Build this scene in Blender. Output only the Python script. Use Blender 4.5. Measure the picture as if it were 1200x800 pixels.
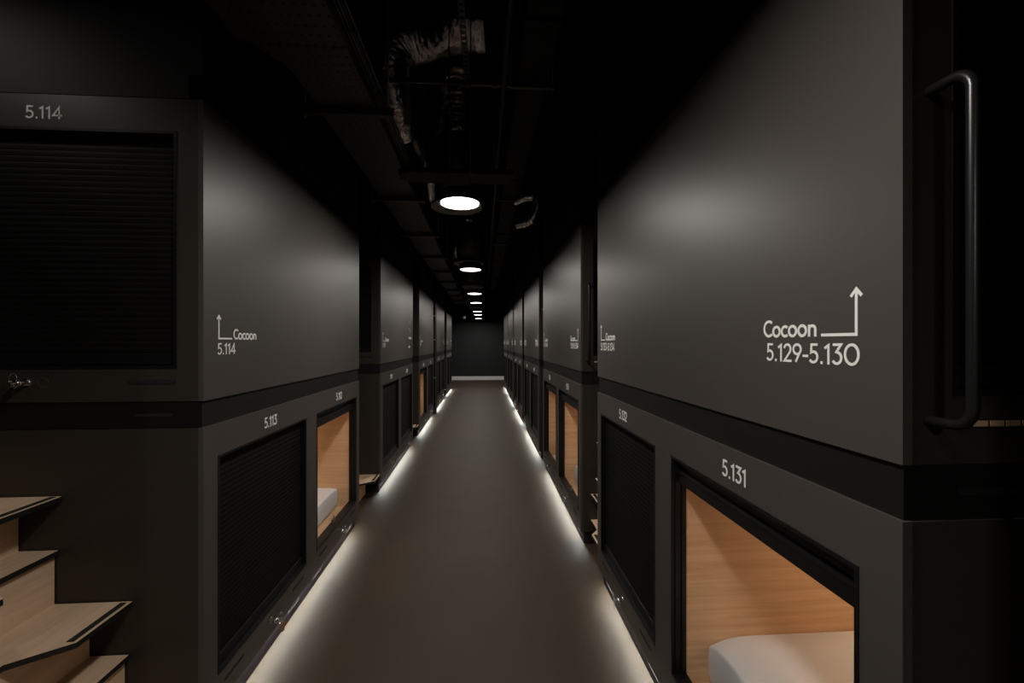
import bpy, bmesh, math, random
from mathutils import Vector, Matrix
random.seed(7)
for o in list(bpy.data.objects): bpy.data.objects.remove(o)
SC = bpy.context.scene
COL = SC.collection

# ------------------------------------------------------------------ camera, world, exposure
CAM_H = 1.5
cd = bpy.data.cameras.new('camera'); cam = bpy.data.objects.new('camera', cd); COL.objects.link(cam)
cam.location = (0, 0, CAM_H); cam.rotation_euler = (math.radians(90), 0, math.radians(-3.87))
cd.sensor_width = 36; cd.lens = 510*36/1200; cd.shift_y = 1.5/1200; cd.clip_start = 0.02; cd.clip_end = 100
SC.camera = cam
w = bpy.data.worlds.new('world'); SC.world = w; w.use_nodes = True
w.node_tree.nodes['Background'].inputs[0].default_value = (0.0, 0.0, 0.0, 1)
w.node_tree.nodes['Background'].inputs[1].default_value = 0
SC.view_settings.view_transform = 'Standard'; SC.view_settings.look = 'None'
SC.view_settings.gamma = 1; SC.view_settings.use_curve_mapping = False
SC.view_settings.exposure = 0.15
LAMP_W = 15.0; LAMP_SPREAD = 176
LAMP = 5.0          # downlight disc emission
STRIP = 125.0         # led strip emission
BERTH = 62.0          # warm berth lamp emission
ALCOVE = 5.0

# ------------------------------------------------------------------ materials
def mat(name, col, rough=0.5, metal=0.0, emit=None, estr=0.0, spec=0.5, bump=None, vary=None, coat=0.0):
    m = bpy.data.materials.new(name); m.use_nodes = True
    nt = m.node_tree; b = nt.nodes['Principled BSDF']
    b.inputs['Base Color'].default_value = (*col, 1); b.inputs['Roughness'].default_value = rough
    b.inputs['Metallic'].default_value = metal; b.inputs['Specular IOR Level'].default_value = spec
    b.inputs['Coat Weight'].default_value = coat
    if emit: b.inputs['Emission Color'].default_value = (*emit, 1); b.inputs['Emission Strength'].default_value = estr
    tc = nt.nodes.new('ShaderNodeTexCoord')
    if vary:
        sc, amt = vary
        n = nt.nodes.new('ShaderNodeTexNoise'); n.inputs['Scale'].default_value = sc; n.inputs['Detail'].default_value = 6
        nt.links.new(tc.outputs['Object'], n.inputs['Vector'])
        r = nt.nodes.new('ShaderNodeMapRange'); r.inputs[3].default_value = 1-amt; r.inputs[4].default_value = 1+amt
        nt.links.new(n.outputs['Fac'], r.inputs[0])
        h = nt.nodes.new('ShaderNodeVectorMath'); h.operation = 'SCALE'; h.inputs[0].default_value = col
        nt.links.new(r.outputs[0], h.inputs['Scale']); nt.links.new(h.outputs[0], b.inputs['Base Color'])
    if bump:
        sc, st = bump
        n = nt.nodes.new('ShaderNodeTexNoise'); n.inputs['Scale'].default_value = sc; n.inputs['Detail'].default_value = 4
        nt.links.new(tc.outputs['Object'], n.inputs['Vector'])
        bp = nt.nodes.new('ShaderNodeBump'); bp.inputs['Strength'].default_value = st; bp.inputs['Distance'].default_value = 0.01
        nt.links.new(n.outputs['Fac'], bp.inputs['Height']); nt.links.new(bp.outputs[0], b.inputs['Normal'])
    return m

def wood_mat(name, c1, c2, scale, rough=0.45):
    m = bpy.data.materials.new(name); m.use_nodes = True
    nt = m.node_tree; b = nt.nodes['Principled BSDF']; b.inputs['Roughness'].default_value = rough
    b.inputs['Specular IOR Level'].default_value = 0.35
    tc = nt.nodes.new('ShaderNodeTexCoord'); mp = nt.nodes.new('ShaderNodeMapping'); mp.inputs['Scale'].default_value = scale
    nt.links.new(tc.outputs['Object'], mp.inputs[0])
    n = nt.nodes.new('ShaderNodeTexNoise'); n.inputs['Scale'].default_value = 3; n.inputs['Detail'].default_value = 9; n.inputs['Roughness'].default_value = 0.65
    n.inputs['Distortion'].default_value = 0.6
    nt.links.new(mp.outputs[0], n.inputs['Vector'])
    cr = nt.nodes.new('ShaderNodeValToRGB'); e = cr.color_ramp.elements
    e[0].position = 0.3; e[0].color = (*c1, 1); e[1].position = 0.62; e[1].color = (*c2, 1)
    nt.links.new(n.outputs['Fac'], cr.inputs[0]); nt.links.new(cr.outputs[0], b.inputs['Base Color'])
    return m

M = {}
M['panel'] = mat('grey_lacquered_panel', (0.066, 0.059, 0.053), 0.42, vary=(2.5, 0.04), spec=0.33)
M['end'] = mat('darker_end_panel', (0.036, 0.030, 0.024), 0.45, spec=0.3)  # end sheets and carcass toned darker than the corridor-facing panels
M['band'] = mat('black_brown_joint', (0.007, 0.006, 0.005), 0.5, spec=0.3)
M['black'] = mat('matt_black', (0.005, 0.005, 0.005), 0.6, spec=0.3)
M['frame'] = mat('black_frame_metal', (0.006, 0.006, 0.0065), 0.42, spec=0.3)
M['shutter'] = mat('black_shutter_slats', (0.0060, 0.0056, 0.0052), 0.6, spec=0.12)
M['slot'] = mat('slot_black', (0.004, 0.004, 0.004), 0.8)
M['plinth'] = mat('plinth_vinyl', (0.030, 0.021, 0.024), 0.7, spec=0.1)
M['letter'] = mat('white_vinyl_lettering', (0.92, 0.91, 0.89), 0.6)
M['letter_num'] = mat('white_number_lettering', (0.95, 0.94, 0.92), 0.6)
M['ventframe'] = mat('pale_vent_metal', (0.20, 0.18, 0.18), 0.7, 0.0, spec=0.1)
M['chrome'] = mat('chrome', (0.65, 0.64, 0.62), 0.2, 1.0)
M['brass'] = mat('brown_tag', (0.30, 0.14, 0.06), 0.45, 0.3)
M['handle'] = mat('black_powder_coat', (0.010, 0.010, 0.010), 0.3)
M['liner'] = wood_mat('oak_veneer_lining', (0.54, 0.33, 0.18), (0.67, 0.45, 0.27), (0.5, 0.5, 14.0))
M['tread'] = wood_mat('oak_veneer_stair', (0.62, 0.43, 0.28), (0.76, 0.56, 0.39), (9.0, 0.6, 9.0), 0.5)
M['edge'] = mat('black_tread_edge', (0.012, 0.012, 0.012), 0.5)
M['grip'] = mat('black_grip_strip', (0.010, 0.010, 0.010), 0.85, bump=(900, 0.4))
M['mattress'] = mat('white_mattress_cover', (0.72, 0.735, 0.755), 0.85, bump=(250, 0.05))
M['ceiling'] = mat('black_ceiling', (0.004, 0.004, 0.004), 0.85, vary=(3, 0.3))
M['fascia'] = mat('black_brown_fascia', (0.007, 0.006, 0.0055), 0.7, spec=0.3)
M['endwall'] = mat('dark_green_grey_wall', (0.0095, 0.0130, 0.0135), 0.8)
M['skirting'] = mat('pale_skirting', (0.88, 0.87, 0.88), 0.4)
M['steel'] = mat('dim_galvanised', (0.24, 0.24, 0.24), 0.4, 0.8)
M['foil'] = mat('foil_duct', (0.92, 0.90, 0.93), 0.2, 1.0, bump=(22, 1.0))
M['foil_dark'] = mat('dark_foil_duct', (0.75, 0.75, 0.75), 0.22, 1.0, bump=(30, 1.0))
M['duct'] = mat('black_duct', (0.030, 0.030, 0.030), 0.3)
M['drum'] = mat('satin_black_drum', (0.07, 0.07, 0.07), 0.3, 0.5)
M['cable'] = mat('blue_grey_cable', (0.06, 0.065, 0.08), 0.4)
M['lamp'] = mat('downlight_diffuser', (0.8, 0.8, 0.8), 0.5, emit=(1.0, 0.955, 0.90), estr=LAMP)
M['lamp_a'] = mat('alcove_light_diffuser', (0.8, 0.8, 0.8), 0.5, emit=(1.0, 0.90, 0.80), estr=ALCOVE)
M['led'] = mat('led_strip', (0.8, 0.8, 0.8), 0.5, emit=(0.93, 1.0, 0.94), estr=STRIP)
M['berth'] = mat('warm_berth_lamp', (0.8, 0.7, 0.5), 0.5, emit=(1.0, 0.80, 0.57), estr=BERTH)
M['diffuser'] = mat('swirl_diffuser_grey', (0.30, 0.29, 0.28), 0.5)

def floor_mat():
    m = mat('brown_speckled_vinyl_floor', (0.086, 0.067, 0.055), 0.42)
    nt = m.node_tree; b = nt.nodes['Principled BSDF']; tc = nt.nodes.new('ShaderNodeTexCoord')
    n1 = nt.nodes.new('ShaderNodeTexNoise'); n1.inputs['Scale'].default_value = 260; n1.inputs['Detail'].default_value = 3
    n2 = nt.nodes.new('ShaderNodeTexNoise'); n2.inputs['Scale'].default_value = 3.0; n2.inputs['Detail'].default_value = 5
    for n in (n1, n2): nt.links.new(tc.outputs['Object'], n.inputs['Vector'])
    a = nt.nodes.new('ShaderNodeMath'); a.operation = 'MULTIPLY_ADD'; a.inputs[1].default_value = 0.7; a.inputs[2].default_value = -0.1
    nt.links.new(n1.outputs['Fac'], a.inputs[0])
    c = nt.nodes.new('ShaderNodeMath'); c.operation = 'MULTIPLY_ADD'; c.inputs[1].default_value = 0.5
    nt.links.new(n2.outputs['Fac'], c.inputs[0]); nt.links.new(a.outputs[0], c.inputs[2])
    cr = nt.nodes.new('ShaderNodeValToRGB'); e = cr.color_ramp.elements
    e[0].position = 0.25; e[0].color = (0.039, 0.0262, 0.0172, 1); e[1].position = 0.75; e[1].color = (0.058, 0.0400, 0.0270, 1)
    nt.links.new(c.outputs[0], cr.inputs[0]); nt.links.new(cr.outputs[0], b.inputs['Base Color'])
    b.inputs['Roughness'].default_value = 0.6; b.inputs['Specular IOR Level'].default_value = 0.2
    return m
M['floor'] = floor_mat()

def perforated():
    m = mat('perforated_tray_steel', (0.022, 0.021, 0.020), 0.5, 0.3)
    nt = m.node_tree; b = nt.nodes['Principled BSDF']; tc = nt.nodes.new('ShaderNodeTexCoord'); sp = nt.nodes.new('ShaderNodeSeparateXYZ')
    nt.links.new(tc.outputs['Object'], sp.inputs[0])
    def hole(out, period, duty, offs=None):
        a = nt.nodes.new('ShaderNodeMath'); a.operation = 'MULTIPLY_ADD'; a.inputs[1].default_value = 1/period; a.inputs[2].default_value = 50
        nt.links.new(out, a.inputs[0])
        f = nt.nodes.new('ShaderNodeMath'); f.operation = 'FRACT'; nt.links.new(a.outputs[0], f.inputs[0])
        l = nt.nodes.new('ShaderNodeMath'); l.operation = 'LESS_THAN'; l.inputs[1].default_value = duty; nt.links.new(f.outputs[0], l.inputs[0])
        return l.outputs[0]
    mm = nt.nodes.new('ShaderNodeMath'); mm.operation = 'MULTIPLY'
    nt.links.new(hole(sp.outputs[0], 0.037, 0.33), mm.inputs[0]); nt.links.new(hole(sp.outputs[1], 0.055, 0.22), mm.inputs[1])
    mx = nt.nodes.new('ShaderNodeMix'); mx.data_type = 'RGBA'
    mx.inputs[6].default_value = (0.060, 0.057, 0.054, 1); mx.inputs[7].default_value = (0.001, 0.001, 0.001, 1)
    nt.links.new(mm.outputs[0], mx.inputs[0]); nt.links.new(mx.outputs[2], b.inputs['Base Color'])
    return m
M['perf'] = perforated()

# ------------------------------------------------------------------ mesh helpers
def tag(o, label=None, cat=None, group=None, kind=None):
    if label: o['label'] = label
    if cat: o['category'] = cat
    if group: o['group'] = group
    if kind: o['kind'] = kind
    return o
def empty(name, loc, label, cat, group=None):
    o = bpy.data.objects.new(name, None); o.empty_display_size = 0.1; COL.objects.link(o); o.location = loc
    return tag(o, label, cat, group)
def root_loc(o):
    v = Vector((0, 0, 0))
    while o: v += o.location; o = o.parent
    return v

class MB:
    """collects shapes in world space through a frame (origin O, right A, inward B, up Z)"""
    def __init__(s, O=(0, 0, 0), A=(1, 0, 0), B=(0, 1, 0)):
        s.bm = bmesh.new(); s.O = Vector(O); s.A = Vector(A); s.B = Vector(B); s.C = Vector((0, 0, 1)); s.mi = 0
    def P(s, a, b, c): return s.O + s.A*a + s.B*b + s.C*c
    def face(s, vs):
        try:
            f = s.bm.faces.new(vs); f.material_index = s.mi; return f
        except ValueError: return None
    def box(s, a0, a1, b0, b1, c0, c1):
        v = [s.bm.verts.new(s.P(a, b, c)) for a in (a0, a1) for b in (b0, b1) for c in (c0, c1)]
        for q in ((0, 1, 3, 2), (4, 6, 7, 5), (0, 4, 5, 1), (2, 3, 7, 6), (0, 2, 6, 4), (1, 5, 7, 3)): s.face([v[i] for i in q])
        return s
    def prism(s, pts, d0, d1, axis='a'):
        """closed outline extruded; axis a: pts are (b,c); b: (a,c); c: (a,b)"""
        def mk(p, d):
            return {'a': s.P(d, p[0], p[1]), 'b': s.P(p[0], d, p[1]), 'c': s.P(p[0], p[1], d)}[axis]
        v0 = [s.bm.verts.new(mk(p, d0)) for p in pts]; v1 = [s.bm.verts.new(mk(p, d1)) for p in pts]
        n = len(pts)
        for i in range(n): s.face([v0[i], v0[(i+1) % n], v1[(i+1) % n], v1[i]])
        s.face(v0); s.face(v1[::-1]); return s
    def tube(s, pts, r, seg=10, cap=True, rfun=None):
        P = [s.P(*p) for p in pts]; rings = []
        up = None
        for i, p in enumerate(P):
            t = (P[min(i+1, len(P)-1)] - P[max(i-1, 0)]).normalized()
            if up is None:
                up = t.orthogonal().normalized()
            up = (up - t*up.dot(t)).normalized(); sd = t.cross(up)
            rr = rfun(i) if rfun else r
            rings.append([s.bm.verts.new(p + (up*math.cos(2*math.pi*k/seg) + sd*math.sin(2*math.pi*k/seg))*rr) for k in range(seg)])
        for i in range(len(rings)-1):
            for k in range(seg):
                f = s.face([rings[i][k], rings[i][(k+1) % seg], rings[i+1][(k+1) % seg], rings[i+1][k]])
                if f: f.smooth = True
        if cap: s.face(rings[0][::-1]); s.face(rings[-1])
        return s
    def disc_solid(s, cx, cy, prof, seg=40):
        """lathe about vertical axis at (cx,cy); prof list of (r,z)"""
        rings = [[s.bm.verts.new(s.P(cx + r*math.cos(2*math.pi*k/seg), cy + r*math.sin(2*math.pi*k/seg), z)) for k in range(seg)] for r, z in prof]
        for i in range(len(rings)-1):
            for k in range(seg): s.face([rings[i][k], rings[i][(k+1) % seg], rings[i+1][(k+1) % seg], rings[i+1][k]])
        s.face(rings[0][::-1]); s.face(rings[-1]); return s
    def build(s, name, m, parent=None, bevel=0.0, base=None, smooth=False):
        bmesh.ops.recalc_face_normals(s.bm, faces=s.bm.faces)
        if parent is not None: off = root_loc(parent)
        else:
            if base is not None: off = Vector(base)
            else:
                vs = [v.co for v in s.bm.verts]
                off = Vector((sum(v.x for v in vs)/len(vs), sum(v.y for v in vs)/len(vs), min(v.z for v in vs)))
        for v in s.bm.verts: v.co -= off
        if smooth:
            for f in s.bm.faces: f.smooth = True
        me = bpy.data.meshes.new(name); s.bm.to_mesh(me); s.bm.free()
        for x in (m if isinstance(m, (list, tuple)) else [m]): me.materials.append(x)
        o = bpy.data.objects.new(name, me); COL.objects.link(o)
        if parent is not None: o.parent = parent
        else: o.location = off
        if bevel:
            bv = o.modifiers.new('bevel', 'BEVEL'); bv.width = bevel; bv.segments = 2; bv.limit_method = 'ANGLE'; bv.angle_limit = math.radians(50)
        return o

def arc(cx, cy, rx, ry, a0, a1, n=14):
    return [(cx + rx*math.cos(math.radians(a0+(a1-a0)*i/n)), cy + ry*math.sin(math.radians(a0+(a1-a0)*i/n))) for i in range(n+1)]

# ------------------------------------------------------------------ geometric sans lettering as strokes (cap height 1)
def glyph(ch):
    """-> advance, list of (polyline, closed)"""
    if ch == '0': return 0.80, [(arc(0.40, 0.5, 0.32, 0.435, 0, 360, 28)[:-1], True)]
    if ch == '1': return 0.42, [([(0.04, 0.76), (0.25, 0.90), (0.25, 0.0)], False)]
    if ch == '2': return 0.62, [(arc(0.28, 0.68, 0.215, 0.255, 168, -32, 14) + [(0.08, 0.065), (0.56, 0.065)], False)]
    if ch == '3': return 0.60, [([(0.06, 0.935), (0.48, 0.935), (0.25, 0.60)] + arc(0.26, 0.325, 0.235, 0.262, 78, -148, 16), False)]
    if ch == '4': return 0.66, [([(0.46, 0.0), (0.46, 0.92), (0.06, 0.27), (0.64, 0.27)], False)]
    if ch == '5': return 0.60, [([(0.50, 0.935), (0.15, 0.935), (0.13, 0.55)] + arc(0.25, 0.325, 0.245, 0.262, 108, -145, 16), False)]
    if ch == '6': return 0.62, [(arc(0.31, 0.315, 0.245, 0.25, 0, 360, 22)[:-1], True), ([(0.09, 0.42), (0.40, 0.97)], False)]
    if ch == '7': return 0.56, [([(0.04, 0.935), (0.50, 0.935), (0.18, 0.0)], False)]
    if ch == '8': return 0.62, [(arc(0.30, 0.72, 0.18, 0.215, 0, 360, 20)[:-1], True), (arc(0.30, 0.29, 0.235, 0.23, 0, 360, 22)[:-1], True)]
    if ch == '9': return 0.62, [(arc(0.31, 0.685, 0.245, 0.25, 0, 360, 22)[:-1], True), ([(0.53, 0.58), (0.22, 0.03)], False)]
    if ch == '.': return 0.26, [([(0.13, -0.005), (0.13, 0.14)], False)]
    if ch == '-': return 0.44, [([(0.05, 0.36), (0.39, 0.36)], False)]
    if ch == 'C': return 0.80, [(arc(0.50, 0.5, 0.41, 0.43, 48, 312, 22), False)]
    if ch == 'o': return 0.72, [(arc(0.36, 0.32, 0.275, 0.27, 0, 360, 24)[:-1], True)]
    if ch == 'c': return 0.58, [(arc(0.36, 0.32, 0.275, 0.27, 48, 312, 18), False)]
    if ch == 'n': return 0.70, [([(0.13, 0.0), (0.13, 0.62)], False), ([(0.13, 0.30)] + arc(0.34, 0.36, 0.21, 0.20, 165, 0, 12) + [(0.55, 0.0)], False)]
    return 0.3, []
def ribbon(pts, closed, wd):
    """polyline -> quads"""
    n = len(pts); L = []; R = []
    for i in range(n):
        p = Vector(pts[i]); a = Vector(pts[i-1]) if (i > 0 or closed) else None; b = Vector(pts[(i+1) % n]) if (i < n-1 or closed) else None
        d1 = (p-a).normalized() if a is not None else (b-p).normalized(); d2 = (b-p).normalized() if b is not None else d1
        n1 = Vector((-d1.y, d1.x)); n2 = Vector((-d2.y, d2.x)); m = (n1+n2)
        if m.length < 1e-4: m = n1
        m.normalize(); k = wd/2/max(0.42, m.dot(n1))
        L.append(p+m*k); R.append(p-m*k)
    q = []
    for i in range(n if closed else n-1):
        j = (i+1) % n; q.append((L[i], L[j], R[j], R[i]))
    return q
def layout(txt): 
    x = 0; out = []
    for ch in txt:
        adv, st = glyph(ch)
        for pl, cl in st: out.append(([(px+x, py) for px, py in pl], cl))
        x += adv
    return x, out
def letters(mb, a0, c0, txt, h, width, stroke, b=-0.0009, direction=1):
    """txt reads along +right of reader; direction=+1 if reader right is +a, -1 if -a.  a0 = start (reader's left)"""
    W, st = layout(txt); sx = width/W
    for kk, (pl, cl) in enumerate(st):
        b -= 0.00004 if kk % 2 else -0.00004
        pts = [(x*sx/h, y) for x, y in pl]
        for q in ribbon(pts, cl, stroke):
            mb.prism([(a0 + direction*v.x*h, c0 + v.y*h) for v in q], b, 0.0, 'b')
def strokes(mb, pls, wd, b=-0.0009):
    for pl in pls:
        for q in ribbon(pl, False, wd): mb.prism([(v.x, v.y) for v in q], b, 0.0, 'b')

# ------------------------------------------------------------------ measures of the place
FR, FL = 0.7246, 1.0125            # distance of the right and left capsule fronts from the camera axis
ZB, ZL, ZU, ZT, ZF = 0.10, 1.19, 1.288, 2.384, 2.47
DEP = 2.10                          # module depth
OPEN = [(0.087, 0.925), (1.083, 1.92)]   # two berth openings along the module
OZ0, OZ1 = 0.225, 1.068
LEN = 2.0
CEIL = 4.3
RIGHT = [0.705, 3.18, 5.58, 7.96, 10.4, 12.75]
LEFT = [1.654, 4.42, 7.07, 9.68, 12.38]
YEND, YBACK = 17.6, -3.2

# ------------------------------------------------------------------ the room
def struct(name, mb, m, base=None):
    o = mb.build(name, m, None, base=base or (0, 0, 0)); o['kind'] = 'structure'; return o
struct('floor', MB().box(-3.4, 3.2, YBACK, YEND, -0.1, 0.0), M['floor'])
struct('ceiling', MB().box(-3.4, 3.2, YBACK, YEND, CEIL, CEIL+0.1), M['ceiling'])
struct('wall_left', MB().box(-3.5, -3.4, YBACK, YEND, 0, CEIL), M['fascia'])
struct('wall_right', MB().box(3.2, 3.3, YBACK, YEND, 0, CEIL), M['fascia'])
struct('wall_back', MB().box(-3.4, 3.2, YBACK-0.1, YBACK, 0, CEIL), M['panel'])
struct('wall_end', MB().box(-3.4, 3.2, YEND, YEND+0.1, 0, CEIL), M['endwall'])
struct('baseboard_end', MB().box(-3.4, 3.2, YEND-0.02, YEND, 0, 0.15), M['skirting'])
# capsule blocks beside and behind the camera, just out of frame
struct('wall_near_left', MB().box(-3.1, -FL, YBACK, 0.93, 0.0, 3.5), M['panel'])
struct('wall_near_right', MB().box(FR, 2.85, YBACK, 0.22, 0.0, 3.5), M['panel'])
n = 0
for s, F, ys in ((1, FR, RIGHT), (-1, FL, LEFT)):
    for y0 in ys:
        n += 1
        O = (s*F, y0, 0); A = (0, 1, 0); B = (s, 0, 0)
        mb = MB(O, A, B)
        mb.box(0, LEN, 0.05, DEP, ZT+0.001, ZF)
        mb.box(0, LEN, 0.0, DEP, ZF, 3.5)
        struct('trim_%d' % n, mb, M['fascia'])

# ------------------------------------------------------------------ capsule builders
def shutter(name, fr, a0, a1, c0, c1, b, parent, label=None):
    mb = MB(*fr); pitch = 0.0215; k = int((c1-c0-0.045)/pitch); z = c0+0.045
    prof = [(b+0.010, z)]
    for i in range(k):
        for dz, db in ((0.0006, 0.0006), (0.0025, 0.0), (0.012, -0.0006), (0.0195, 0.0), (0.0210, 0.0006)):
            prof.append((b+db, z+i*pitch+dz))
    zt = z+k*pitch
    prof += [(b, c1), (b+0.010, c1)]
    mb.prism(prof, a0, a1, 'a')
    o = mb.build(name, M['shutter'], parent)
    MB(*fr).box(a0, a1, b-0.008, b+0.012, c0+0.002, c0+0.044).build('bottom_bar', M['frame'], o, bevel=0.002)
    return o
def opening_frame(fr, a0, a1, c0, c1, parent):
    mb = MB(*fr); t = 0.010; d = 0.055
    # lip and reveal
    mb.box(a0, a0+t, -0.002, d, c0, c1); mb.box(a1-t, a1, -0.002, d, c0, c1)
    mb.box(a0+t, a1-t, -0.002, d, c1-t, c1); mb.box(a0+t, a1-t, -0.002, d, c0, c0+t)
    # guides
    for x0, x1 in ((a0+t, a0+t+0.006), (a1-t-0.006, a1-t)):
        mb.box(x0, x1, 0.010, 0.016, c0+t, c1-t); mb.box(x0, x1, 0.036, 0.042, c0+t, c1-t)
    return mb.build('opening_frame', M['frame'], parent)
def rounded_slot(mb, ac, cc, ln, h, b0, b1):
    r = h/2; pts = arc(ac+ln/2-r, cc, r, r, -90, 90, 6)+arc(ac-ln/2+r, cc, r, r, 90, 270, 6)
    mb.prism(pts, b0, b1, 'b')
def lock(fr, a, c, parent, style=0):
    mb = MB(*fr)
    mb.tube([(a, 0.0, c), (a, -0.003, c)], 0.016, 16); mb.tube([(a, -0.003, c), (a, -0.036, c)], 0.0100, 14)
    mb.tube([(a, -0.036, c), (a, -0.043, c)], 0.0140, 14)
    o = mb.build('cam_lock', M['chrome'], parent)
    if style == 0: o['label'] = 'chrome barrel lock'
    # key ring and key
    r = MB(*fr); r.tube([(a+0.013*math.cos(t), -0.046, c+0.018+0.018*math.sin(t)) for t in [i*math.pi/10 for i in range(21)]], 0.0015, 6, cap=False)
    r.build('key_ring', M['chrome'], o)
    kx = 0.003 if style else 0
    kb = MB(*fr).box(a-0.0015+kx, a+0.0015+kx, -0.052, -0.043, c-0.010, c+0.004)
    rounded_slot(kb, a+kx, c-0.018, 0.016, 0.012, -0.048, -0.045); kb.box(a-0.0025+kx, a+0.0025+kx, -0.048, -0.045, c-0.046, c-0.022)
    kb.build('key', M['chrome'], o)
    if style == 1:
        t = MB(*fr); t.prism([(a-0.011, c-0.052), (a+0.011, c-0.052), (a+0.011, c-0.014), (a+0.004, c-0.008), (a-0.004, c-0.008), (a-0.011, c-0.014)], -0.060, -0.0521, 'b')
        t.build('key_tag', M['brass'], o)['label'] = 'brown key tag'
    return o
def vent(fr, a, c, parent, ln=0.13, h=0.026):
    mb = MB(*fr); t = 0.0024
    mb.box(a-ln/2, a+ln/2, -0.0008, 0, c+h/2-t, c+h/2); mb.box(a-ln/2, a+ln/2, -0.0008, 0, c-h/2, c-h/2+t)
    mb.box(a-ln/2, a-ln/2+t, -0.0008, 0, c-h/2+t, c+h/2-t); mb.box(a+ln/2-t, a+ln/2, -0.0008, 0, c-h/2+t, c+h/2-t)
    for i in range(1, 8):
        x = a-ln/2+i*ln/8; mb.box(x-0.0009, x+0.0009, -0.0006, 0, c-h/2+t, c+h/2-t)
    return mb.build('vent_grille', M['ventframe'], parent)

def lower_module(s, F, y0, nums, opened, label, end_slot=True):
    O = (s*F, y0, 0); fr = (O, (0, 1, 0), (s, 0, 0)); ef = (O, (s, 0, 0), (0, 1, 0))
    root = empty('capsule_module', O, label, 'sleeping capsule', 'lower capsule modules along the corridor')
    T = 0.018
    mb = MB(*fr)          # front plate with two openings
    (a1, a2), (a3, a4) = OPEN
    mb.box(0, LEN, 0, T, OZ1, ZL); mb.box(0, LEN, 0, T, ZB, OZ0)
    mb.box(0, a1, 0, T, OZ0, OZ1); mb.box(a2, a3, 0, T, OZ0, OZ1); mb.box(a4, LEN, 0, T, OZ0, OZ1)
    mb.build('front_panel', M['panel'], root)
    mb = MB(*fr)
    mb.box(0.0015, 0.02, T, DEP, ZB, ZL-0.001); mb.box(LEN-0.02, LEN-0.0015, T, DEP, ZB, ZL-0.001)
    mb.box(0.02, LEN-0.02, DEP-0.02, DEP, ZB, ZL-0.001)
    mb.box(0.02, LEN-0.02, 0.0295, DEP-0.02, ZB, ZB+0.02); mb.box(0.02, LEN-0.02, T, 0.0295, ZB+0.0115, ZB+0.02); mb.box(0.02, LEN-0.02, T, DEP-0.02, ZL-0.021, ZL-0.001)
    mb.box(0.98, 1.02, T+0.06, DEP-0.02, ZB+0.02, ZL-0.021)
    mb.build('carcass', M['end'], root)
    mb = MB(*fr); mb.box(0.006, LEN-0.006, 0.008, DEP-0.006, ZL, ZU)
    jb = mb.build('joint_band', M['band'], root)
    if end_slot:
        g = MB(*ef); rounded_slot(g, 0.175, 1.238, 0.135, 0.012, 0.0048, 0.006); g.build('slot', M['slot'], jb)
    pl = MB(*fr).box(0.03, LEN-0.03, 0.030, DEP-0.03, 0.0, ZB).build('plinth', M['plinth'], root)
    MB(*fr).box(0.09, LEN-0.11, 0.0190, 0.0285, ZB+0.003, ZB+0.0115).build('light_strip', M['led'], root)
    pf = ((O[0]+s*0.030, O[1], 0), (0, 1, 0), (s, 0, 0))
    for a in (0.17, 0.83, 1.17, 1.84): vent(pf, a, 0.052, pl)
    for a in (0.20, 0.815, 1.195, 1.82):
        g = MB(*fr); rounded_slot(g, a, 0.175, 0.14, 0.013, -0.0008, 0.0); g.build('slot', M['slot'], root)
    for i, (b0, b1) in enumerate(OPEN):
        of = opening_frame(fr, b0, b1, OZ0, OZ1, root)
        if not opened[i]:
            shutter('roller_shutter', fr, b0+0.0165, b1-0.0165, OZ0+0.0105, OZ1-0.0105, 0.024, root)
        else:
            hd = MB(*fr)
            hd.box(b0+0.0165, b1-0.0165, 0.020, 0.050, 0.968, 1.018); hd.box(b0+0.0165, b1-0.0165, 0.030, 0.050, 1.018, OZ1-0.0105)
            hd.box(b0+0.0165, b1-0.0165, 0.017, 0.020, 1.006, 1.012)
            hd.build('raised_shutter', M['frame'], root)
            L = MB(*fr); x0, x1 = b0-0.006, b1+0.006; t = 0.008
            z0, z1, d0, d1 = 0.175, 1.13, 0.056, 2.05
            L.box(x0, x1, d0, d1, z0, z0+0.012); L.box(x0, x1, d0, d1, z1-t, z1)
            L.box(x0, x0+t, d0, d1, z0+0.012, z1-t); L.box(x1-t, x1, d0, d1, z0+0.012, z1-t)
            L.box(x0+t, x1-t, d1-t, d1, z0+0.012, z1-t)
            L.build('berth_lining', M['liner'], root)
            MB(*fr).box(b0+0.25, b1-0.25, 1.15, 1.20, z1-t-0.015, z1-t-0.0005).build('berth_light', M['berth'], root)
            k = MB(*fr); ca = (b0+b1)/2
            k.box(ca-0.016, ca+0.016, 0.030, 0.050, OZ0+0.0102, OZ0+0.030); k.box(ca-0.004, ca+0.004, 0.034, 0.040, OZ0+0.030, OZ0+0.055)
            k.build('latch', M['steel'], root)
        ca = (b0+b1)/2
        lock(fr, ca, 0.170, root, 1 if nums[i] == '5.113' else 0)
        nm = MB(*fr); d = 1 if s < 0 else -1
        letters(nm, ca - d*0.062, 1.100, nums[i], 0.050, 0.124, 0.132, direction=d)
        nm.build('berth_number', M['letter_num'], root)
    return root

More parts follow.
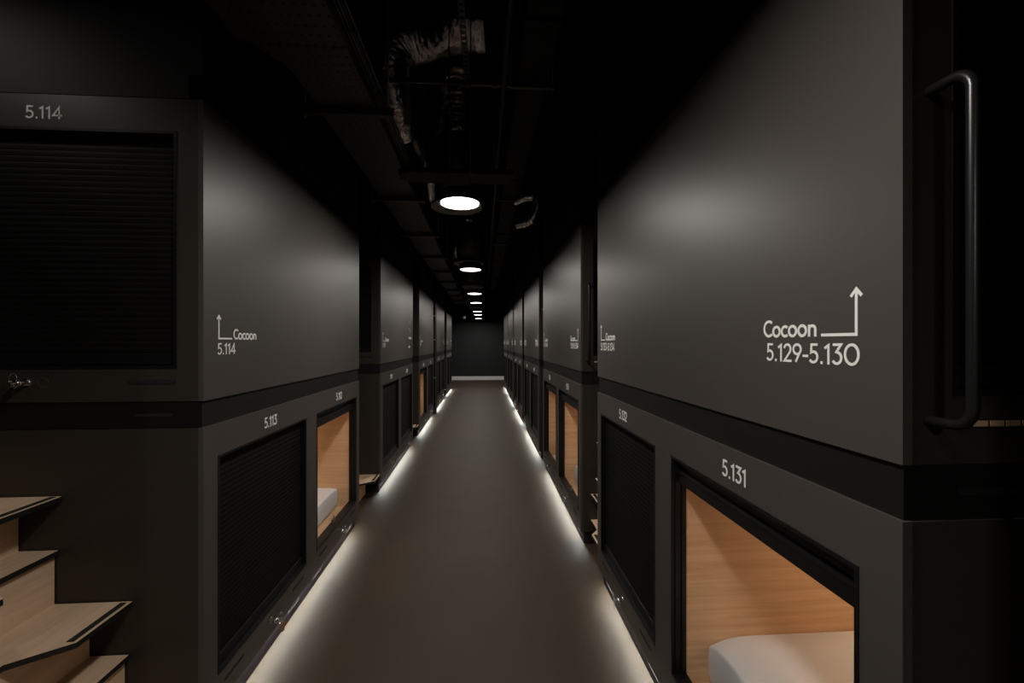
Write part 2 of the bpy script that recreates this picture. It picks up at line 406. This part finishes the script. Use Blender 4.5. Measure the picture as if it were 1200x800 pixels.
def arrow_sign(fr, s, at_near, digits, parent, texts=('Cocoon',)):
    """corner arrow pointing up, word and number range; reader's right is +a on the left wall, -a on the right wall"""
    d = 1 if s < 0 else -1
    mb = MB(*fr); st = 0.0062
    edge = 0.093 if at_near else LEN-0.085
    # on both walls the arrow upright stands next to the module end the sign belongs to; the lettering runs away from it
    reader_left = (s < 0) == at_near       # upright at reader's left
    a = edge; r = 1 if at_near else -1      # direction away from the end
    strokes(mb, [[(a+r*0.088, 1.5165), (a, 1.5165), (a, 1.6025)]], st)
    strokes(mb, [[(a-0.0125, 1.5905), (a, 1.6045), (a+0.0125, 1.5905)]], st, -0.001)
    W = 0.182 if True else 0
    lo, hi = (a+r*0.098, a+r*(0.098+W))
    start = lo if d*r > 0 else hi
    letters(mb, start, 1.5135, 'Cocoon', 0.043, W, 0.15, direction=d)
    wd = 0.0252*len(digits) if len(digits) > 5 else 0.122
    lo, hi = (a-r*0.009, a-r*0.009+r*wd)
    start = lo if d*r > 0 else hi
    letters(mb, start, 1.4545, digits, 0.0445, wd, 0.125, direction=d)
    return mb.build('wayfinding_sign', M['letter'], parent)

def facility_list(fr, s, parent):
    """tiny illegible direction list near the far end"""
    d = 1 if s < 0 else -1
    a = LEN-0.36
    for da, z in ((0, 1.80), (0, 1.78), (0.01, 1.76)):
        MB(*fr).box(a+0.05+da, a+0.10-da, -0.0009, 0, z, z+0.006).build('list_bar', M['letter'], parent)
    mb = MB(*fr); strokes(mb, [[(a, 1.70), (a+0.10, 1.66)], [(a+0.06, 1.70), (a+0.10, 1.66), (a+0.10, 1.63)]], 0.006)
    mb.build('list_arrow', M['letter'], parent)
    for z, w0 in ((1.55, 0.20), (1.43, 0.10)):
        mb = MB(*fr); mb.box(a, a+0.012, -0.0009, 0, z, z+0.045)
        x = a+0.02
        while x < a+w0:
            mb.box(x, x+0.014, -0.0009, 0, z, z+0.028); x += 0.022
        mb.build('list_line', M['letter'], parent)

def upper_module(s, F, y0, label, signs, number=None, handle=False):
    O = (s*F, y0, 0); fr = (O, (0, 1, 0), (s, 0, 0)); ef = (O, (s, 0, 0), (0, 1, 0))
    root = empty('capsule_module', (O[0], O[1], ZU), label, 'sleeping capsule', 'upper capsule modules along the corridor')
    T = 0.018
    MB(*fr).box(0.0, LEN, 0, T, ZU, ZT).build('side_panel', M['panel'], root)
    e0, e1, h0, h1 = 0.093, 0.993, 1.407, 2.266
    mb = MB(*ef)          # end plate, faces the stairs
    mb.box(T, DEP, 0.0015, 0.02, h1, ZT-0.001); mb.box(T, DEP, 0.0015, 0.02, ZU, h0)
    mb.box(T, e0, 0.0015, 0.02, h0, h1); mb.box(e1, DEP, 0.0015, 0.02, h0, h1)
    mb.build('end_panel', M['end'], root)
    mb = MB(*fr)
    mb.box(LEN-0.02, LEN-0.0015, T, DEP, ZU, ZT-0.001); mb.box(0.02, LEN-0.02, DEP-0.02, DEP, ZU, ZT-0.001)
    mb.box(0.02, LEN-0.02, T, DEP-0.02, ZU, ZU+0.02); mb.box(0.02, LEN-0.02, T, DEP-0.02, ZT-0.021, ZT-0.001)
    mb.build('carcass', M['end'], root)
    ef2 = ((O[0], O[1]+0.0015, 0), (s, 0, 0), (0, 1, 0))
    opening_frame(ef2, e0, e1, h0, h1, root)
    shutter('roller_shutter', ef2, e0+0.0165, e1-0.0165, h0+0.0105, h1-0.0105, 0.024, root)
    # ventilation slot in the end panel with oak showing between its bars
    g = MB(*ef2); rounded_slot(g, 0.178, 1.358, 0.168, 0.017, -0.0008, 0.0); sl = g.build('slot', M['slot'], root)
    g = MB(*ef2)
    for i in range(5): g.box(0.178-0.076+i*0.031, 0.178-0.076+i*0.031+0.027, -0.0014, -0.0008, 1.3535, 1.3635)
    g.build('slot_backing', M['liner'] if s > 0 else M['plinth'], sl)
    lock(ef2, 0.60, 1.358, root, 2)
    if s < 0:
        g = MB(*ef2); g.tube([(0.545+0.017*math.cos(t), -0.001, 1.358+0.017*math.sin(t)) for t in [i*math.pi/12 for i in range(25)]], 0.0008, 6, cap=False)
        g.build('thumb_ring', M['panel'], root)
    for kind, at_near, dg in signs:
        if kind == 'arrow': arrow_sign(fr, s, at_near, dg, root)
        else: facility_list(fr, s, root)
    if number:
        nm = MB(*ef2); d = 1 if s > 0 else -1     # reader's right is +x; a runs s*x
        letters(nm, 0.543 - d*0.062, 2.296, number, 0.046, 0.124, 0.130, direction=d); nm.build('berth_number', M['letter_num'], root)
    if handle:
        r = 0.0088; xa = 0.048
        y = -0.070; z0, z1 = 1.365, 1.935; k = 0.03
        pts = [(xa, 0.002, z1)] + [(xa, y+k-k*math.sin(math.radians(t)), z1-k+k*math.cos(math.radians(t))) for t in range(0, 91, 15)]
        pts += [(xa, y+k-k*math.cos(math.radians(t)), z0+k-k*math.sin(math.radians(t))) for t in range(0, 91, 15)] + [(xa, 0.002, z0)]
        h = MB(*ef2); h.tube(pts, r, 14)
        h.build('grab_handle', M['handle'], root)
    return root

ORD = ['nearest', 'second', 'third', 'fourth', 'fifth', 'sixth']
LN = [('5.113', '5.112'), ('5.110', '5.109'), ('5.107', '5.106'), ('5.104', '5.103'), ('5.101', '5.100')]
LO = [(False, True), (False, False), (True, False), (False, False), (False, False)]
LU = ['5.114', '5.111', '5.108', '5.105', '5.102']
for i, y in enumerate(LEFT):
    if i == 0: lb = 'nearest lower left capsule block, shutter 5.113 closed and berth 5.112 open'
    else: lb = '%s lower capsule block on the left, %s' % (ORD[i], 'near berth open showing oak' if i == 2 else 'both black shutters closed')
    lower_module(-1, FL, y, LN[i], LO[i], lb)
    lb = ('nearest upper left capsule block with big 5.114 shutter facing the stairs' if i == 0 else
          '%s upper capsule block on the left, dark grey with small white signs' % ORD[i])
    sg = [('arrow', True, LU[i])] if i != 3 else [('arrow', False, LU[i])]
    if i in (1, 4): sg.append(('list', False, ''))
    upper_module(-1, FL, y, lb, sg, LU[i])
RN = [('5.131', '5.132'), ('5.135', '5.136'), ('5.139', '5.140'), ('5.143', '5.144'), ('5.147', '5.148'), ('5.151', '5.152')]
RO = [(True, False), (True, True), (False, False), (False, False), (False, False), (False, False)]
RS = ['5.129-5.130', '5.133-5.134', '5.137-5.138', '5.141-5.142', '5.145-5.146', '5.149-5.150', '5.153-5.154']
for i, y in enumerate(RIGHT):
    if i == 0: lb = 'nearest lower right capsule block, berth 5.131 open and shutter 5.132 closed'
    else: lb = '%s lower capsule block on the right, %s' % (ORD[i], 'both berths open showing oak' if i == 1 else 'both black shutters closed')
    lower_module(1, FR, y, RN[i], RO[i], lb)
    lb = ('nearest upper right capsule block, lettered Cocoon 5.129-5.130, long black grab handle' if i == 0 else
          '%s upper capsule block on the right, dark grey with small white signs' % ORD[i])
    upper_module(1, FR, y, lb, [('arrow', True, RS[i]), ('arrow', False, RS[i+1])], None, True)

# ------------------------------------------------------------------ mattresses in the open berths
def mattress(s, F, y0, i, label, top=0.385, soft=0.03):
    b0, b1 = OPEN[i]; O = (s*F, y0, 0); mb = MB(O, (0, 1, 0), (s, 0, 0))
    x0, x1, v0, v1, z0 = b0+0.012, b1-0.006, 0.152, 2.02, 0.1875
    nx, nv = 24, 44; G = {}
    def drop(dx, dv, r=0.16):
        f = 0
        for t in (dx, dv):
            if t < r: f += ((r-t)/r)**2.4
        return f
    for i_ in range(nx+1):
        for j in range(nv+1):
            x = x0+(x1-x0)*(0.5-0.5*math.cos(math.pi*i_/nx)); v = v0+(v1-v0)*(0.5-0.5*math.cos(math.pi*j/nv))
            dx = min(x-x0, x1-x); dv = min(v-v0, v1-v)
            z = top - soft*drop(dx, dv)
            G[i_, j] = mb.bm.verts.new(mb.P(x, v, z))
    for i_ in range(nx):
        for j in range(nv):
            f = mb.face([G[i_, j], G[i_+1, j], G[i_+1, j+1], G[i_, j+1]]); f.smooth = True
    # sides: ring of border points carried down with a slight bulge
    border = [(i_, 0) for i_ in range(nx)] + [(nx, j) for j in range(nv)] + [(i_, nv) for i_ in range(nx, 0, -1)] + [(0, j) for j in range(nv, 0, -1)]
    prev = [G[k] for k in border]; c = mb.P((x0+x1)/2, (v0+v1)/2, 0); tops = [G[k].co.copy() for k in border]
    for lv in (0.93, 0.6, 0.25, 0.06, 0.0):
        bulge = {0.93: 0.004, 0.6: 0.006, 0.25: 0.005, 0.06: 0.001, 0.0: -0.006}[lv]
        ring = []
        for t in tops:
            d = Vector((t.x-c.x, t.y-c.y, 0))
            e = Vector((math.copysign(1, d.x) if abs(d.x) > (v1-v0)/2-0.01 else 0, math.copysign(1, d.y) if abs(d.y) > (x1-x0)/2-0.01 else 0, 0))
            ring.append(mb.bm.verts.new(Vector((t.x, t.y, z0+(t.z-z0)*lv)) + e*bulge*0.9))
        for k in range(len(ring)):
            f = mb.face([prev[k], prev[(k+1) % len(ring)], ring[(k+1) % len(ring)], ring[k]]); f.smooth = True
        prev = ring
    mb.face(prev)
    o = mb.build('mattress', M['mattress'], None)
    return tag(o, label, 'mattress', 'white mattresses in the open berths')
mattress(1, FR, RIGHT[0], 0, 'white mattress in open berth 5.131 at lower right', 0.395, 0.032)
mattress(-1, FL, LEFT[0], 1, 'white mattress in open berth 5.112 on the left', 0.352, 0.010)
mattress(1, FR, RIGHT[1], 0, 'white mattress in the nearer open berth of the second right block', 0.385, 0.03)
mattress(1, FR, RIGHT[1], 1, 'white mattress in the farther open berth of the second right block', 0.355, 0.02)
mattress(-1, FL, LEFT[2], 0, 'white mattress in the open berth of the third left block', 0.352, 0.01)

# ------------------------------------------------------------------ alternating tread stairs
def paddle_stair(s, F, ywall, width, label, first_wall=True, base=0.0, going=None, n=6):
    """stairs climb away from the corridor against the end face at ywall. local: a = s*x outward from face line, b = ywall - y"""
    O = (s*F, ywall-0.004, 0)
    root = empty('paddle_stair', O, label, 'stairs', 'oak alternating tread stairs between the blocks')
    W = width; m0, m1 = W*0.40, W*0.56; TH = 0.018; rise = 0.191
    for k in range(n):
        z = rise*(k+1)
        wall_long = (k % 2 == 0) == first_wall
        # noses on the wall half and on the outer half
        j = k//2
        if going: nw, no = going(k, wall_long)
        else:
            if wall_long: nw, no = 0.005+0.236*j, 0.127+0.236*j
            else: nw, no = 0.253+0.236*j-0.0, 0.127+0.236*(j)-0.0
        back = max(nw, no)+0.26
        pts = [(nw, 0.0), (nw, m0), (no, m1), (no, W), (back, W), (back, 0.0)]
        mb = MB(O, (s, 0, 0), (0, -1, 0)); mb.prism(pts, z-TH, z, 'c')
        # oak on top, black edging elsewhere
        mb.bm.faces.ensure_lookup_table(); bmesh.ops.recalc_face_normals(mb.bm, faces=mb.bm.faces)
        for f in mb.bm.faces: f.material_index = 0 if f.normal.z > 0.5 else 1
        tr = mb.build('tread', [M['tread'], M['edge']], root)
        g = MB(O, (s, 0, 0), (0, -1, 0))
        if nw <= no: g.box(nw+0.012, nw+0.034, 0.008, m0-0.004, z, z+0.0012)
        else: g.box(no+0.012, no+0.034, m1+0.004, W-0.012, z, z+0.0012)
        g.build('grip_strip', M['grip'], tr)
        # riser board: shallow under the short half, deep under the long half
        rw, ro = (nw+0.145, no+0.016) if nw <= no else (nw+0.014, no+0.145)
        if going: rw, ro = nw+0.05, no+0.05
        mb = MB(O, (s, 0, 0), (0, -1, 0))
        p = [(rw, 0.0), (rw, m0), (ro, m1), (ro, W), (ro+0.015, W), (ro+0.015, m1+0.004), (rw+0.015, m0+0.004), (rw+0.015, 0.0)]
        mb.prism(p, z-rise if k else 0.0, z-TH, 'c')
        mb.build('riser', M['tread'], root)
    return root
paddle_stair(-1, FL, LEFT[0], 0.54, 'oak paddle stairs with black grip strips in the lower left corner')
for i in (1, 2, 4):
    paddle_stair(-1, FL, LEFT[i], 0.54, 'oak paddle stairs in front of the %s left capsule block' % ORD[i], n=5)
for i in (1, 2, 3, 4, 5):
    def gg(k, wl): return ((0.075+0.03*k, 0.020+0.012*k) if k % 2 == 0 else (0.055+0.02*k, 0.10+0.03*k))
    if i == 1: paddle_stair(1, FR, RIGHT[i], 0.44, 'steep oak paddle stairs between the two nearest right capsule blocks', first_wall=False, going=gg, n=5)

# ------------------------------------------------------------------ downlights
def downlight(x, y, z, label, r=0.1335, mt='lamp', power=1.0):
    root = empty('ceiling_light', (x, y, z), label, 'ceiling light', 'round downlights hung along the corridor')
    mb = MB(); mb.disc_solid(x, y, [(r+0.001, z-0.006), (r+0.007, z-0.004), (r+0.007, z+0.05), (r-0.03, z+0.075), (0.02, z+0.08)])
    # hollow underside: cut by a ring seat
    mb.build('housing', M['duct'], root)
    MB().disc_solid(x, y, [(r-0.010, z-0.011), (r-0.009, z-0.0065)]).build('diffuser', M[mt], root)
    ld = bpy.data.lights.new('downlight_beam', 'AREA'); ld.shape = 'DISK'; ld.size = 2*r-0.022
    ld.energy = LAMP_W*power; ld.spread = math.radians(LAMP_SPREAD); ld.color = (1.0, 0.94, 0.87)
    lo = bpy.data.objects.new('downlight_beam', ld); COL.objects.link(lo); lo.parent = root; lo.location = (0, 0, -0.012)
    g = MB(); 
    g.tube([(x+(r+0.004)*math.cos(t), y+(r+0.004)*math.sin(t), z-0.009) for t in [i*math.pi/24 for i in range(49)]], 0.003, 6, cap=False)
    g.build('trim_ring', M['steel'], root)
    st = MB()
    for dx in (-0.07, 0.07): st.tube([(x+dx, y, z+0.06), (x+dx, y, CEIL)], 0.004, 8)
    st.build('hanger_rod', M['duct'], root)
    return root
LY = [2.86, 5.44, 8.1, 9.95, 12.7, 14.2, 16.4]
for i, y in enumerate(LY):
    downlight(-0.148, y, 2.418, ['nearest bright round downlight over the corridor', 'second round downlight from the camera', 'third round downlight from the camera', 'fourth round downlight from the camera', 'fifth round downlight from the camera', 'sixth round downlight from the camera', 'farthest round downlight near the end wall'][i])
for y in (0.69, -2.2): downlight(-0.148, y, 2.418, power=0.95 if y > 0 else 1.6, label= 'round downlight behind the viewpoint %s' % ('overhead' if y > 0 else 'near the back wall'))
downlight(-1.95, 1.30, 2.78, 'small downlight over the stairs beside shutter 5.114', 0.06, 'lamp_a', 0.10)

# ------------------------------------------------------------------ swirl air diffusers with foil ducts
def duct_tube(mb, pts, r, seg=28, rib=0.012, step=0.02):
    # resample smooth path, with ribs
    P = [Vector(p) for p in pts]; out = []
    Q = [P[0]] + P + [P[-1]]
    for i in range(1, len(Q)-2):
        for t in [k/12 for k in range(12)]:
            a, b, c, d = Q[i-1], Q[i], Q[i+1], Q[i+2]
            out.append(0.5*((2*b)+(-a+c)*t+(2*a-5*b+4*c-d)*t*t+(-a+3*b-3*c+d)*t**3))
    out.append(P[-1])
    rs = [r+rib*math.sin(i*1.9)*(0.6+0.4*random.random()) for i in range(len(out))]
    mb.tube([tuple(p) for p in out], r, seg, rfun=lambda i: rs[i])
def air_diffuser(x, y, label, near=False):
    root = empty('air_diffuser', (x, y, 2.64), label, 'air diffuser', 'round swirl diffusers above the corridor')
    mb = MB(); mb.disc_solid(x, y, [(0.20, 2.655), (0.215, 2.64), (0.215, 2.662), (0.20, 2.668)])
    mb.build('face_plate', M['diffuser'], root)
    sw = MB()
    for k in range(16):
        t = 2*math.pi*k/16; pts = []
        for i in range(6):
            rr = 0.045+0.026*i; aa = t+0.14*i; pts.append((x+rr*math.cos(aa), y+rr*math.sin(aa)))
        for q in ribbon(pts, False, 0.007): sw.prism([(v.x, v.y) for v in q], 2.650, 2.656, 'c')
    sw.disc_solid(x, y, [(0.03, 2.648), (0.03, 2.656)], 20)
    sw.build('swirl_vanes', M['steel'], root)
    pl = MB(); pl.disc_solid(x, y, [(0.176, 2.667), (0.176, 3.20), (0.17, 3.21)]); o = pl.build('plenum', M['drum'], root)
    for p in o.data.polygons: p.use_smooth = abs(p.normal.z) < 0.5
    d = MB(); duct_tube(d, [(x, y, 3.18), (x, y, 3.45), (x+0.02, y+0.03, 3.70), (x+0.06, y+0.15, 3.95), (x+0.1, y+0.2, CEIL)], 0.165)
    d.build('flexible_duct', M['foil_dark'], root, smooth=True)
    return root
for k in range(5):
    air_diffuser(-0.218 if k == 0 else -0.20, 3.70+2.66*k, '%s swirl air diffuser with black drum, above and behind the downlight' % ORD[k])

def top_duct(name, pts, r, m, label, cat='duct', rib=0.002):
    mb = MB(); duct_tube(mb, pts, r, rib=rib); return tag(mb.build(name, m, None, smooth=True), label, cat)
top_duct('foil_duct', [(0.02, 3.36, 3.93), (-0.22, 3.38, 3.92), (-0.45, 3.46, 3.90), (-0.62, 3.48, 3.85), (-0.72, 3.50, 3.72), (-0.74, 3.56, 3.55), (-0.73, 3.68, 3.42), (-0.72, 3.85, 3.36)], 0.17, M['foil'], 'crinkled silver foil duct bending down above the cable tray')
top_duct('foil_duct', [(-0.66, 4.2, 3.45), (-0.60, 4.25, 3.30), (-0.54, 4.3, 3.18), (-0.57, 4.7, 3.08)], 0.085, M['foil'], 'small silver foil duct left of the nearest black drum')
top_duct('foil_duct', [(-0.44, 4.9, 3.45), (-0.45, 4.9, 3.3), (-0.44, 4.9, 3.18), (-0.43, 4.93, 3.06)], 0.07, M['foil'], 'short upright silver foil duct beside the nearest black drum')
top_duct('foil_duct', [(0.40, 5.2, 3.20), (0.50, 5.05, 3.20), (0.61, 5.0, 3.18), (0.63, 5.0, 3.06), (0.56, 5.05, 2.93), (0.42, 5.2, 2.92)], 0.055, M['foil'], 'small curved silver foil duct on the right of the ceiling')
top_duct('foil_duct', [(-0.42, 6.9, CEIL), (-0.42, 6.9, 3.4), (-0.42, 6.9, 3.1), (-0.42, 6.9, 2.98), (-0.40, 6.95, 2.86)], 0.075, M['foil'], 'small foil duct beyond the nearest downlight')

# ------------------------------------------------------------------ cable tray, trapezes, cables, struts
def tray(y0, y1, x0, x1, label, taper=None):
    z = 2.75; mb = MB()
    if taper: mb.prism(taper, z, z+0.003, 'c')
    else: mb.box(x0, x1, y0, y1, z, z+0.003)
    o = mb.build('cable_tray', M['perf'], None, base=(x0, y0, z))
    fl = MB()
    fl.box(x1-0.003, x1, y0, y1, z+0.0031, z+0.055)
    if not taper: fl.box(x0, x0+0.003, y0, y1, z+0.0031, z+0.055)
    fl.build('side_flange', M['steel'], o)
    return tag(o, label, 'cable tray', 'perforated cable tray sections above the left side')
tray(0.55, 1.885, -1.11, -0.575, 'widest black perforated tray section at the upper left', [(-1.11, 0.55), (-0.575, 0.55), (-0.575, 1.885), (-0.97, 1.885), (-1.0, 1.87), (-1.11, 1.87)])
tray(1.89, 2.36, -0.97, -0.575, 'short tapering tray section beyond the widest tray', [(-0.97, 1.89), (-0.575, 1.89), (-0.575, 2.36), (-0.875, 2.36), (-0.875, 2.08), (-0.90, 2.0)])
ys = [2.37, 3.78, 5.02, 6.3, 7.6, 8.9, 10.2, 11.5, 12.8, 14.1]
for i in range(len(ys)-1):
    tray(ys[i]+0.002, ys[i+1]-0.002, -0.875, -0.575, '%s straight perforated tray section beyond the tapering one' % (['first', 'second', 'third', 'fourth', 'fifth', 'sixth', 'seventh', 'eighth', 'ninth'][i]))
for i, y in enumerate(ys):
    root = empty('trapeze_hanger', (-0.72, y, 2.70), '%s black cross channel carrying the cable tray, counted from the camera' % (['first', 'second', 'third', 'fourth', 'fifth', 'sixth', 'seventh', 'eighth', 'ninth', 'tenth'][i]), 'hanger', 'cross channels under the cable tray')
    MB().box(-0.95, -0.49, y-0.02, y+0.02, 2.708, 2.749).build('channel', M['duct'], root)
    for x in (-0.935, -0.505): MB().tube([(x, y, 2.69), (x, y, CEIL)], 0.005, 8).build('rod', M['steel'], root)
# cables beside the tray
for k in range(4):
    mb = MB(); x = -0.552+0.013*k; z = 2.775+0.004*(k % 2)
    mb.tube([(x, 0.6, z), (x, 1.2, z+0.002), (x-0.001, 2.2, z), (x, 3.15, z), (x+0.01, 3.3, z-0.01), (x+0.06, 3.42, z-0.02), (x+0.14, 3.45, z-0.02)], 0.0058, 8)
    tag(mb.build('power_cable', M['cable'] if k % 2 else M['duct'], None), '%s of four grey cables strapped beside the tray' % ['leftmost', 'second from left', 'third from left', 'rightmost'][k], 'cable', 'cables beside the tray')
bk = empty('wire_basket', (-0.53, 0.6, 2.76), 'narrow wire basket carrying the cables beside the tray', 'cable basket')
MB().box(-0.533, -0.527, 0.55, 3.2, 2.760, 2.764).build('long_wire', M['duct'], bk)
for k in range(12):
    y = 0.7+0.22*k; MB().tube([(-0.565, y, 2.80), (-0.562, y, 2.757), (-0.498, y, 2.757), (-0.495, y, 2.80)], 0.003, 6).build('wire', M['duct'], bk)

st = empty('strut_channel', (-0.3, 3.2, 3.40), 'thin grey double strut crossing above the nearest downlight', 'strut')
mb = MB(); mb.box(-0.78, 0.20, 3.19, 3.21, 3.385, 3.395); mb.box(-0.78, 0.20, 3.19, 3.21, 3.405, 3.415); mb.box(-0.78, 0.20, 3.205, 3.21, 3.395, 3.405); mb.build('rail', M['steel'], st)
for x in (-0.11, 0.09):
    mb = MB(); mb.box(x-0.02, x+0.02, 3.18, 3.215, 3.375, 3.424); mb.build('clamp', M['steel'], st)
MB().tube([(0.09, 3.20, 2.735), (0.09, 3.20, 3.38)], 0.004, 8).build('rod', M['steel'], st)
for x in (-0.70, 0.15): MB().tube([(x, 3.2, 3.41), (x, 3.2, CEIL)], 0.005, 8).build('rod', M['steel'], st)
mb = MB(); 
for xx in (-0.018, 0.014): mb.prism([(-0.135+xx, 1.9), (-0.135+xx+0.004, 1.9), (-0.11+xx+0.004, 3.18), (-0.11+xx, 3.18)], 3.42, 3.44, 'c')
yy = 1.9
while yy < 3.14:
    xc = -0.135+0.025*(yy-1.9)/1.28; mb.box(xc-0.014, xc+0.014, yy, yy+0.025, 3.42, 3.424); yy += 0.05
tag(mb.build('slotted_strut', M['steel'], None), 'slotted grey strut running overhead towards the crossing strut', 'strut')
mb = MB(); mb.prism([(-0.60, 3.16), (-0.52, 3.10), (0.22, 3.10), (0.22, 3.30), (-0.52, 3.30), (-0.60, 3.24)], 2.70, 2.735, 'c')
tag(mb.build('support_plate', M['black'], None), 'flat black plate hung just above the nearest downlight', 'plate')
# black rectangular duct and pipes on the right side of the ceiling
dk = MB(); dk.box(0.24, 0.44, 1.2, 15.0, 3.30, 3.50)
for y in (2.4, 4.8, 7.2, 9.6, 12.0): dk.box(0.225, 0.455, y, y+0.03, 3.285, 3.515)
tag(dk.build('air_duct', M['black'], None), 'long black rectangular duct along the right of the ceiling', 'duct')
for k, y in enumerate((3.0, 5.4, 7.8)):
    h = empty('duct_hanger', (0.34, y, 3.27), '%s rod hanger under the black ceiling duct' % ORD[k], 'hanger', 'rod hangers of the black duct')
    MB().box(0.18, 0.50, y-0.015, y+0.015, 3.26, 3.284).build('channel', M['duct'], h)
    for x in (0.195, 0.485): MB().tube([(x, y, 3.25), (x, y, CEIL)], 0.005, 8).build('rod', M['steel'], h)
mb = MB(); mb.tube([(0.14, 1.0, 3.2), (0.14, 6, 3.2), (0.14, 15, 3.2)], 0.02, 12)
tag(mb.build('black_pipe', M['duct'], None), 'long thin black pipe beside the rectangular ceiling duct', 'pipe')
# black panel post closing the gap between third and fourth blocks on the left
pp = empty('black_post', (-1.0, 9.3, 0), 'tall narrow black post in front of the gap between third and fourth left blocks', 'post')
MB().box(-1.045, -0.985, 9.22, 9.50, 0.0, 2.45).build('post_body', M['black'], pp, bevel=0.004)
for z in (0.75, 1.55, 2.05): MB().box(-1.05, -0.98, 9.215, 9.225, z, z+0.03).build('joint_plate', M['steel'], pp)
# camera dome near the end
cmr = empty('security_camera', (-0.62, 14.6, 2.36), 'small pale camera dome on the ceiling left of the far downlights', 'camera')
MB().disc_solid(-0.62, 14.6, [(0.03, 2.30), (0.065, 2.33), (0.07, 2.37), (0.07, 2.40)], 20).build('dome', M['diffuser'], cmr)
MB().tube([(-0.62, 14.6, 2.39), (-0.62, 14.6, CEIL)], 0.012, 8).build('stem', M['duct'], cmr)
